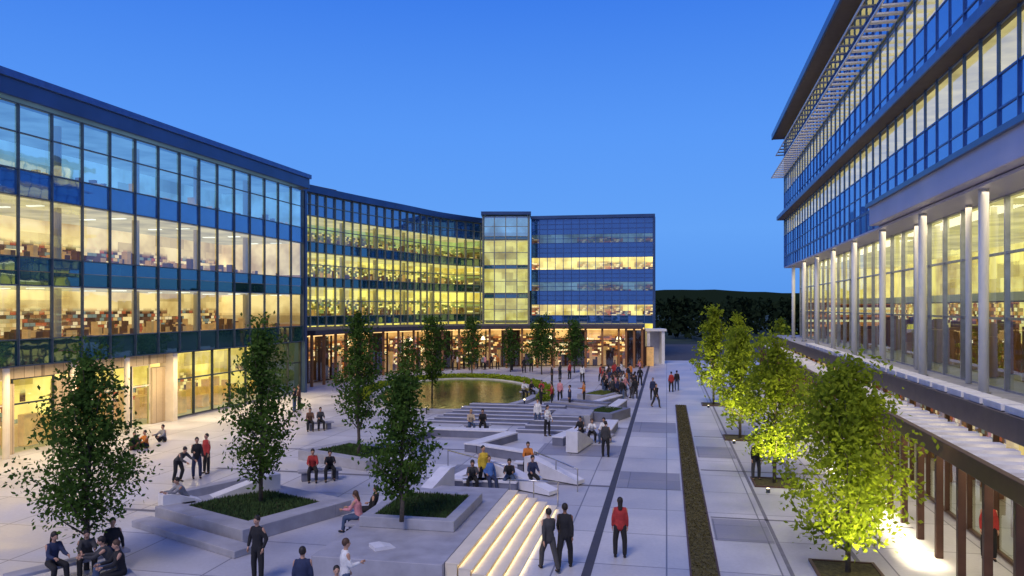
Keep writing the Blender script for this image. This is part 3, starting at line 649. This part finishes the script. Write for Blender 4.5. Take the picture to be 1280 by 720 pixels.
rt=empty('stepped_seating',PF@V(-7,46,0),'smaller angled stone seating steps right of the wide blue-grey ones','steps')
for k in range(4):
    MB(PF).box(-8.6+k*.4,-5.0,43.4+k*.8,44.18+k*.8,0,.16*(k+1)).build('step',M['stone_d'],rt,bevel=.015)
    MB(PF).box(-8.6+k*.4,-5.0,43.4+k*.8,43.6+k*.8,.16*(k+1)+.002,.16*(k+1)+.02).build('nosing',M['stone_w'],rt)
MB(PF).box(-7.0,-4.6,46.7,49.4,0,.66).build('landing',M['stone'],rt,bevel=.02)
q_=Matrix.Translation(PF@V(-6.6,53.6,0))@Matrix.Rotation(R(-38),4,'Z')
rt=empty('stepped_seating',q_@V(0,0,0),'narrow diagonal stone steps between the oval pool and the crowd','steps')
for k in range(5): MB(q_).box(-2.6+k*.3,2.6,-1.8+k*.6,-1.22+k*.6,0,.13*(k+1)).build('step',M['stone' if k%2 else 'stone_d'],rt,bevel=.015)
for (s,t,sx,sy,h,ro,lb) in ((-11.5,41.5,5.5,.7,.45,-12,'long low wall left of the middle steps'),(-9.0,39.0,.7,4.2,.45,-30,'short low wall in front of the middle steps'),(-3.4,53.5,.6,5.0,.6,-18,'low angled wall leading to the crowd'),(-12.5,33.5,3.6,.7,.4,-35,'low block wall left of the seated middle group'),(-3.3,44.5,.7,3.5,.5,-14,'short low wall beside the sloping slab on the right'),(-7.3,29.5,3.0,.5,.45,-12,'low wall at the head of the raised platform'),(-5.2,41.4,.6,3.6,.5,-25,'angled wall behind the pair in white'),(-13.6,38.6,.6,4.6,.45,-20,'low wall behind the farther left planter'),(-7.6,36.0,3.4,.5,.5,-40,'angled wall behind the middle group'),(-4.3,57.5,.5,4.6,.5,-30,'long wall in front of the crowd')):
    b=PF@V(s,t,0); r=empty('low_stone_wall',b,'pale stone '+lb,'wall',rz=R(ro)); MB().box(-sx/2,sx/2,-sy/2,sy/2,0,h-.08).build('wall_base',M['stone_d'],r,local=True); MB().box(-sx/2-.03,sx/2+.03,-sy/2-.03,sy/2+.03,h-.078,h).build('coping',M['stone_w'],r,local=True,bevel=.01)
b=PF@V(-5.0,60.0,0); planter((b.x,b.y),2.4,4,.6,R(-30),'stone planter with grass right of the oval pool',rim=.4,grass='lawn')
b=PF@V(-3.9,50.0,0); planter((b.x,b.y),2.2,3.2,.6,R(-30),'low stone planter with grass behind the standing pair in white',rim=.35,mat='stone_d')
def wedge(px,py,L,h,w,rot,label,z=0,n=1):
    b=G(px,py,z); r=empty('sloping_stone_seat',b,label,'seat',rz=rot)
    m2=MB(); pr=[(-L/2,.05),(L/2,.05),(L/2,.2),(-L/2+.3,h),(-L/2,h)]
    m2.face([(x,-w/2,zz) for x,zz in pr]); m2.face([(x,w/2,zz) for x,zz in pr][::-1])
    for i in range(5):
        a,c=pr[i],pr[(i+1)%5]; m2.face([(a[0],-w/2,a[1]),(a[0],w/2,a[1]),(c[0],w/2,c[1]),(c[0],-w/2,c[1])])
    m2.build('stone_slab',M['stone_w'],r,local=True,bevel=.02)
    MB().box(-L/2+.1,L/2-.1,-w/2+.08,w/2-.08,0,.05).build('shadow_gap_base',M['joint'],r,local=True)
wedge(290,632,3.4,1.0,.6,R(215),'white sloping stone slab behind the nearest left planter')
wedge(238,640,2.0,.8,.6,R(40),'short grey sloping slab left of the nearest planter')
wedge(538,628,2.8,1.1,.5,R(245),'upright white sloping slab behind the tree beside the lit steps')
wedge(725,560,3.2,1.1,.6,R(70),'white sloping slab below the pair in white seated on the right')
wedge(655,612,3.0,.85,.6,R(-40),'wide pale sloping slab in the middle among the seated group')
wedge(692,600,2.8,.85,.5,R(-40),'rightmost pale sloping slab of the middle group')
wedge(585,604,2.6,.8,.5,R(-140),'narrow pale sloping slab left of the person in the yellow top')
wedge(505,706,1.9,.7,.5,R(30),'pale sloping slab at the lower edge below the platform planter')
def rail(pts,label):
    c=sum((Vector(p) for p in pts),Vector())/len(pts); c.z=0
    r=empty('handrail',c,label,'handrail')
    MB().tube([Vector(p)+V(0,0,.9) for p in pts],.03,8).build('rail',M['steel'],r,smooth=True)
    for p in pts: MB().tube([Vector(p),Vector(p)+V(0,0,.9)],.022,8).build('post',M['steel'],r)
rail([G(560,588),G(600,600),G(640,612)],'steel handrail left of the seated middle group')
rail([G(668,590),G(695,602),G(722,615)],'steel handrail right of the seated middle group')
rail([PF@V(-5.7,27.6,0),PF@V(-4.8,27.6,0),PF@V(-3.9,27.6,0)],'short steel handrail at the top end of the lit steps')
# ---------------------------------------------------------------- people
def ell(mb,c,rx,ry,rz,nu=14,nv=9):
    c=Vector(c); rings=[]
    for j in range(1,nv):
        t=math.pi*j/nv; rings.append([mb.P(c+V(rx*math.sin(t)*math.cos(2*math.pi*k/nu),ry*math.sin(t)*math.sin(2*math.pi*k/nu),rz*math.cos(t))) for k in range(nu)])
    a=mb.P(c+V(0,0,rz)); b=mb.P(c-V(0,0,rz))
    for k in range(nu):
        mb.f.append([a,rings[0][k],rings[0][(k+1)%nu]]); mb.f.append([b,rings[-1][(k+1)%nu],rings[-1][k]])
        for r1,r2 in zip(rings,rings[1:]): mb.f.append([r1[k],r2[k],r2[(k+1)%nu],r1[(k+1)%nu]])
def limb(mb,p0,p1,r0,r1,n=12):
    p0=Vector(p0);p1=Vector(p1); r0=r0 if isinstance(r0,tuple) else (r0,r0); r1=r1 if isinstance(r1,tuple) else (r1,r1)
    a=(p1-p0).normalized(); X=V(1,0,0) if abs(a.x)<.9 else V(0,1,0); u=(X-a*X.dot(a)).normalized(); w_=a.cross(u)
    rr=[]
    e0=min(r0)*.7;e1=min(r1)*.7
    for p,r,k in ((p0-a*e0,r0,.6),(p0,r0,1),(p0.lerp(p1,.5),((r0[0]+r1[0])/2,(r0[1]+r1[1])/2),1),(p1,r1,1),(p1+a*e1,r1,.6)):
        rr.append([mb.P(p+u*math.cos(2*math.pi*i/n)*r[0]*k+w_*math.sin(2*math.pi*i/n)*r[1]*k) for i in range(n)])
    for q,s in zip(rr,rr[1:]):
        for i in range(n): mb.f.append([q[i],q[(i+1)%n],s[(i+1)%n],s[i]])
    mb.f.append(rr[0][::-1]); mb.f.append(rr[-1])
def remesh(mb,vox,name,sm=3):
    me=mb.mesh(name,None); o=bpy.data.objects.new('tmp',me); col.objects.link(o)
    bm=bmesh.new(); bm.from_mesh(me); bmesh.ops.recalc_face_normals(bm,faces=bm.faces); bm.to_mesh(me); bm.free()
    m=o.modifiers.new('r','REMESH'); m.mode='VOXEL'; m.voxel_size=vox; m.use_smooth_shade=True
    if sm: s=o.modifiers.new('s','SMOOTH'); s.iterations=sm; s.factor=.5
    dg=bpy.context.evaluated_depsgraph_get(); out=bpy.data.meshes.new_from_object(o.evaluated_get(dg)); out.name=name
    bpy.data.objects.remove(o); bpy.data.meshes.remove(me); return out
def build_pose(lean=0,th=(0,0),sh=(0,0),ua=((.12,0),(.12,0)),fa=(.25,.25),pz=None,headt=0,sp=.05):
    """angles forward from straight down (radians); ua = (sideways, forward)"""
    sn,cs=math.sin,math.cos
    drop=[.02+.43*cs(th[i])+.42*cs(sh[i])+.08 for i in (0,1)]
    if pz is None: pz=max(drop)
    pel=V(0,0,pz); t=V(0,sn(lean),cs(lean)); nk=pel+t*.52; chest=pel+t*.36; waist=pel+t*.16
    ht=lean*.5+headt; hd=nk+V(0,sn(ht),cs(ht))*.175; hu=V(0,sn(ht),cs(ht)); hf=V(0,cs(ht),-sn(ht))
    J=[]
    for i,s in ((0,-1),(1,1)):
        hip=pel+V(.085*s,0,-.02); kn=hip+V(sp*s,sn(th[i])*.43,-cs(th[i])*.43); an=kn+V(0,sn(sh[i])*.42,-cs(sh[i])*.42)
        sho=pel+t*.47+V(.165*s,0,0); sd,fw=ua[i]; el=sho+V(sn(sd)*s,sn(fw)*cs(sd),-cs(fw)*cs(sd))*.28
        q=fw+fa[i]; wr=el+V(-.12*s*abs(fa[i])**.5 if fa[i]>.5 else sn(sd)*.5*s,sn(q),-cs(q)).normalized()*.25
        J.append((hip,kn,an,sho,el,wr,sh[i]))
    def torso(mb,e,full=True):
        limb(mb,pel,waist,(.145+e,.105+e),(.125+e,.095+e)); limb(mb,waist,chest,(.125+e,.095+e),(.155+e,.115+e)); limb(mb,chest,pel+t*.47,(.155+e,.115+e),(.12+e,.075+e))
    b=MB(); torso(b,0); limb(b,pel+t*.47,nk+(hd-nk)*.4,.062,.05)
    for c,r in ((hd,(.074,.092,.112)),(hd-hu*.055+hf*.02,(.055,.07,.06)),(hd+hf*.095-hu*.015,(.014,.02,.024))): ell(b,c,*r)
    for s in (-1,1): ell(b,hd+V(.077*s,0,0)-hu*.01,.014,.02,.03,8,6)
    tp=MB(); torso(tp,.02); limb(tp,pel+t*.47,nk,.085,.066)
    limb(tp,pel-t*.07,pel,(.155,.122),(.16,.122))
    tr=MB(); limb(tr,pel-V(0,0,.03),waist,(.155,.115),(.14,.108)); shoes=[]
    fing=MB()
    for (hip,kn,an,sho,el,wr,sa) in J:
        limb(b,hip,kn,.085,.055); limb(b,kn,an,.055,.038); f=V(0,1,-.15 if sa<-.3 else 0).normalized()
        limb(b,an-V(0,0,.03),an+f*.14-V(0,0,.045),.04,.03)
        limb(b,sho,el,.052,.04); limb(b,el,wr,.04,.026)
        limb(tp,sho-V(sho.x*.2,0,0),el,.07,.056); limb(tp,el,wr-(wr-el)*.08,.056,.042)
        limb(tr,hip,kn,.102,.078); limb(tr,kn,an+V(0,0,.03),.078,.064)
        shm=MB(); limb(shm,an-V(0,.03,.035),an+f*.15-V(0,0,.045),(.048,.042),(.042,.032)); shoes.append(remesh(shm,.018,'shoe',2))
        d=(wr-el).normalized(); pc=wr+d*.06; ell(b,pc,.03,.035,.045,10,7)
        side=d.cross(V(1,0,0)).normalized() if abs(d.x)<.9 else V(0,1,0)
        for k in range(4):
            r0=pc+d*.02+side*(.024-.016*k); L_=(.07,.08,.075,.058)[k]; cur=V(-1 if wr.x>0 else 1,0,0)*.35
            m_=r0+d*L_*.55+cur*L_*.15; e_=m_+(d+cur).normalized()*L_*.5
            fing.tube([r0,m_,e_],[.0095,.0085,.006],6)
        r0=pc+side*.028; fing.tube([r0-d*.01,r0+side*.025+d*.02,r0+side*.03+d*.05],[.011,.010,.007],6)
    body=remesh(b,.015,'body')
    bm=bmesh.new(); bm.from_mesh(body); 
    fm=fing.mesh('f',None); bm.from_mesh(fm)
    for f_ in bm.faces: f_.material_index=0
    em=MB()
    for s in (-1,1): ell(em,hd+V(.03*s,0,0)+hf*.083+hu*.008,.011,.008,.007,8,6)
    ell(em,hd+hf*.088-hu*.058,.02,.006,.005,8,6)
    e2=em.mesh('e',None); n0=len(bm.faces); bm.from_mesh(e2); bm.faces.ensure_lookup_table()
    for f_ in bm.faces[n0:]: f_.material_index=1
    for f_ in bm.faces: f_.smooth=True
    bm.to_mesh(body); bm.free()
    body.materials.append(M['skin']); body.materials.append(M['eye'])
    top=remesh(tp,.02,'top'); tro=remesh(tr,.02,'trousers')
    hs=MB(); ell(hs,hd-hf*.022+hu*.028,.087,.098,.106)
    hl=MB(); ell(hl,hd-hf*.022+hu*.028,.09,.1,.108); limb(hl,hd-hf*.06,nk-hf*.10-hu*.05,(.08,.05),(.06,.03))
    hsm=remesh(hs,.015,'hair',1); hlm=remesh(hl,.015,'hair',1)
    for m_ in (top,tro,*shoes,hsm,hlm): m_.materials.append(M['c_black'])
    return dict(body=body,top=top,trousers=tro,shoe0=shoes[0],shoe1=shoes[1],hair=hsm,hairl=hlm)
POSE={
 'stand':build_pose(0,(0.02,-.02),(0,0)),
 'talk':build_pose(.03,(0.05,-.05),(0,-.02),ua=((.15,.1),(.12,.2)),fa=(.4,1.5),headt=.1),
 'pockets':build_pose(.02,(.06,-.04),(0,-.05),ua=((.35,-.15),(.35,-.15)),fa=(.6,.6),headt=.15),
 'walk':build_pose(.05,(.42,-.28),(.12,-.55),ua=((.1,-.4),(.1,.4)),fa=(.2,.35)),
 'stroll':build_pose(.04,(-.22,.3),(-.42,.1),ua=((.1,.3),(.1,-.25)),fa=(.5,.2)),
 'sit':build_pose(.18,(1.5,1.42),(.15,-.15),ua=((.12,.55),(.12,.5)),fa=(.95,1.0),pz=.56,headt=.15,sp=.06),
 'sitlean':build_pose(.55,(1.5,1.45),(-.2,.15),ua=((.1,1.0),(.1,.9)),fa=(.7,.8),pz=.56,sp=.09),
 'sitback':build_pose(-.35,(1.45,1.5),(.35,.3),ua=((.25,-.1),(.2,.3)),fa=(.3,1.1),pz=.56,sp=.05,headt=.2),
 'ground':build_pose(.15,(2.2,2.1),(-.7,-.6),ua=((.15,.8),(.15,.9)),fa=(.6,.7),pz=.13,sp=.08),
 'bend':build_pose(.9,(.35,.1),(-.35,-.3),ua=((.1,.9),(.1,.7)),fa=(.4,.6)),
}
def setm(o,mat,i=0):
    o.material_slots[i].link='OBJECT'; o.material_slots[i].material=mat
def person(loc,rz,pose,top,tro,hair='dark',label='person',group=None,long_=False,skin='skin',s=1.0):
    P=POSE[pose]; r=empty('person',loc,label,'person',group,rz=rz); r.scale=(s,s,s)
    for nm,key,mat in (('body','body',M[skin]),('top','top',M['c_'+top]),('trousers','trousers',M['c_'+tro]),('shoe','shoe0',M['c_black']),('shoe','shoe1',M['c_black']),('hair','hairl' if long_ else 'hair',M['h_'+hair])):
        o=bpy.data.objects.new(nm,P[key]); col.objects.link(o); o.parent=r; setm(o,mat)
    return r
def bench(loc,rz,L,label,mat='stone'):
    r=empty('bench',loc,label,'bench',rz=rz)
    MB().box(-L/2,L/2,-.28,.2,.36,.45).build('seat',M[mat],r,local=True,bevel=.015)
    for x in (-L/2+.15,L/2-.4): MB().box(x,x+.25,-.22,.14,0,.36).build('support',M['stone_d'],r,local=True)
def Pp(px,py,face,pose,top,tro,label,hair='dark',lg=False,skin='skin',s=1.0,z=0,group=None):
    person(G(px,py,z),R(-face),pose,top,tro,hair,label,group,lg,skin,s)
Pp(322,727,200,'pockets','black','black','person in a long black coat standing in front of the nearest left planter')
person(V(-4.85,17.6,0),R(5),'stand','navy','charcoal','dark','person in a navy jacket seen from behind at the bottom edge')
person(V(-4.0,18.2,0),R(-60),'talk','white','denim','brownhair','person in a white top standing at the bottom edge right of the navy jacket')
person(V(-3.9,16.9,0),R(-160),'stand','charcoal','black','dark','person cut off by the bottom edge below the white top',s=.88)
Pp(686,713,-20,'walk','charcoal','charcoal','person in dark grey walking away right of the lit steps')
Pp(706,711,10,'stroll','black','black','person in black walking beside the one in dark grey',skin='skin2',s=1.05)
Pp(775,697,5,'stand','red','black','person in a red top standing alone on the open paving',lg=True)
Pp(945,600,170,'stand','black','charcoal','person in black standing left of the second bright tree')
Pp(246,598,150,'talk','black','navy','person in black standing left of the red top, near the left trees')
Pp(258,592,210,'stand','red','black','person in a dark red top standing beside a person in black on the left')
Pp(222,603,120,'bend','charcoal','black','person in dark clothes bending over on the left paving')
Pp(368,515,90,'stand','black','denim','person in black standing near the glass shopfront')
Pp(374,512,270,'talk','brown','black','person in brown standing near the glass shopfront')
Pp(672,535,180,'stand','white','denim','person in a white top facing the camera, left of a pair near the low planter')
Pp(684,545,140,'talk','white','black','person in a white top and black trousers, right of a pair near the low planter',lg=True)
Pp(757,571,20,'stand','charcoal','black','person in dark clothes standing right of the white sloping slab')
Pp(820,509,150,'walk','black','charcoal','person in black walking on the far paving right of the crowd')
Pp(816,500,200,'stand','navy','black','person in navy standing behind the one walking right of the crowd')
Pp(839,490,0,'stand','red','black','person in a red top beyond the end of the planted strip')
Pp(846,488,20,'stand','black','denim','person in black beyond the end of the planted strip')
Pp(604,612,150,'stand','yellow','black','person in a yellow top in the middle group')
Pp(205,552,200,'ground','grey','black','person in grey sitting on the paving near the stone entrance')
Pp(168,562,150,'ground','black','brown','person in black sitting on the paving below the entrance doors')
Pp(183,560,210,'ground','orange','black','person in an orange top sitting on the paving below the entrance doors')
Pp(1236,700,200,'stand','red','black','person in a red top behind the brown posts at the lower right')
def seatgroup(px,py,face,L,label,people,mat='stone',bn=True,z=0,h=0):
    b=G(px,py,z); b.z=z+h; rz=R(-face)
    if bn: bench(b,rz,L,label,mat)
    m=Matrix.Translation(b)@Matrix.Rotation(rz,4,'Z')
    for (x,pose,top,tro,hr,lg,lb) in people: person(m@V(x,0,0),rz+rnd.uniform(-.35,.35),pose,top,tro,hr,lb,None,lg)
seatgroup(88,722,130,3.0,'stone bench under the dark-clothed group at the lower left',[(-1.1,'sitback','black','navy','dark',0,'person in black at the left end of the lower left bench'),(-.4,'sitlean','charcoal','black','dark',0,'person in charcoal leaning forward on the lower left bench'),(.45,'sit','navy','black','dark',1,'long-haired person in navy on the lower left bench')])
seatgroup(148,735,230,1.6,'short stone bench right of the lower left group',[(-.35,'sit','black','black','brownhair',0,'person in black with brown hair on the short bench right of the far left tree'),(.4,'sitlean','charcoal','denim','dark',0,'person in charcoal leaning on the short bench right of the far left tree')])
seatgroup(232,640,240,1.3,'grey stone stool block by the short sloping slab',[(0,'sitlean','grey','charcoal','dark',0,'person in grey sitting by the short sloping slab on the left')])
seatgroup(400,600,160,1.8,'stone bench at the front of the farther left planter',[(-.4,'sitlean','black','black','dark',0,'person in black on the bench at the farther left planter'),(.3,'sit','red','black','dark',0,'person in a red top on the bench at the farther left planter')])
seatgroup(400,537,150,1.6,'stone bench near the glass shopfront',[(0,'sit','charcoal','black','dark',0,'person in charcoal on the bench near the glass shopfront'),(.6,'sit','brown','black','brownhair',1,'long-haired person in brown on the bench near the glass shopfront')])
b=PF@V(-9.72,23.6,0); m=Matrix.Translation(b)@Matrix.Rotation(R(75),4,'Z'); bench(b,R(75),2.2,'pale stone bench against the side of the raised platform')
for x,ps,tp_,tr_,hr,lg,lb in ((-.5,'sit','pink','denim','brownhair',1,'person in a pink top sitting left of the tree beside the lit steps'),(.4,'sitback','black','black','dark',0,'person in black sitting left of the tree beside the lit steps')): person(m@V(x,0,0),R(75),ps,tp_,tr_,hr,lb,None,lg)
seatgroup(628,612,170,3.2,'long pale bench under the middle group',[(-1.2,'sit','navy','black','dark',0,'person in navy at the left of the middle group'),(-.3,'sitlean','black','denim','dark',0,'person in black leaning forward in the middle group'),(.5,'sitback','blue','navy','brownhair',0,'person in blue leaning back in the middle group'),(1.2,'sitlean','charcoal','black','dark',1,'long-haired person in charcoal at the right of the middle group')],mat='stone_w')
seatgroup(660,590,190,1.2,'short pale bench at the back right of the middle group',[(0,'sit','orange','black','dark',0,'person in an orange top at the back of the middle group')],mat='stone_w')
seatgroup(742,552,200,2.2,'stone bench behind the white sloping slab on the right',[(-.6,'sit','white','denim','dark',0,'person in a white top seated at the left behind the sloping slab'),(0.1,'sitlean','white','black','brownhair',1,'long-haired person in white seated behind the sloping slab'),(.7,'sit','black','black','dark',0,'person in black seated behind the sloping slab')])
seatgroup(597,540,170,1.6,'stone bench below the seating steps',[(-.3,'sit','black','black','dark',0,'person in black seated below the seating steps'),(.4,'sit','beige','denim','blond',1,'fair-haired person in beige seated below the seating steps')])
seatgroup(668,496,170,2.4,'stone bench right of the oval pool',[(-.6,'sit','red','black','dark',0,'person in red seated right of the oval pool'),(.3,'sit','black','black','dark',0,'person in black seated right of the oval pool'),(.9,'sit','white','black','dark',0,'person in white seated right of the oval pool')])
tops=['black','charcoal','red','white','black','navy','grey','pink','black','brown','orange','black']
rc=random.Random(5)
for k in range(46):
    px=rc.gauss(772,14); px=min(800,max(742,px)); py=rc.uniform(468,502)-abs(px-776)*.15; t=tops[k%12]; g=rc.choice(['stand','talk','walk','stroll','pockets'])
    person(G(px,py),rc.uniform(0,6.28),g,t,rc.choice(['black','denim','charcoal']),'dark','small figure in a '+t+' top in the crowd at the far end of the paving','people crowded at the far end of the paving',k%3==0,rc.choice(['skin','skin2']))
for k in range(16):
    px=[572,580,588,597,606,614,566,622,655,664,700,712,728,690,640,604][k]; py=[462,461,463,461,462,461,463,462,466,465,474,474,478,478,463,462][k]; t=tops[(k+3)%12]
    person(G(px,py),rc.uniform(0,6.28),rc.choice(['stand','talk','stand']),t,'black','dark','small figure in a '+t+' top standing in front of the lit pavilion','people in front of the pavilion',k%2==0)
for k,(px,py) in enumerate(((690,508),(700,503),(676,512),(712,512),(730,505))):
    t=tops[(k*5+2)%12]; person(G(px,py),rc.uniform(0,6.28),'stand' if k%2 else 'talk',t,'black','dark','person in a '+t+' top among the few between the oval pool and the crowd','people between the pool and the crowd',k%2==0)
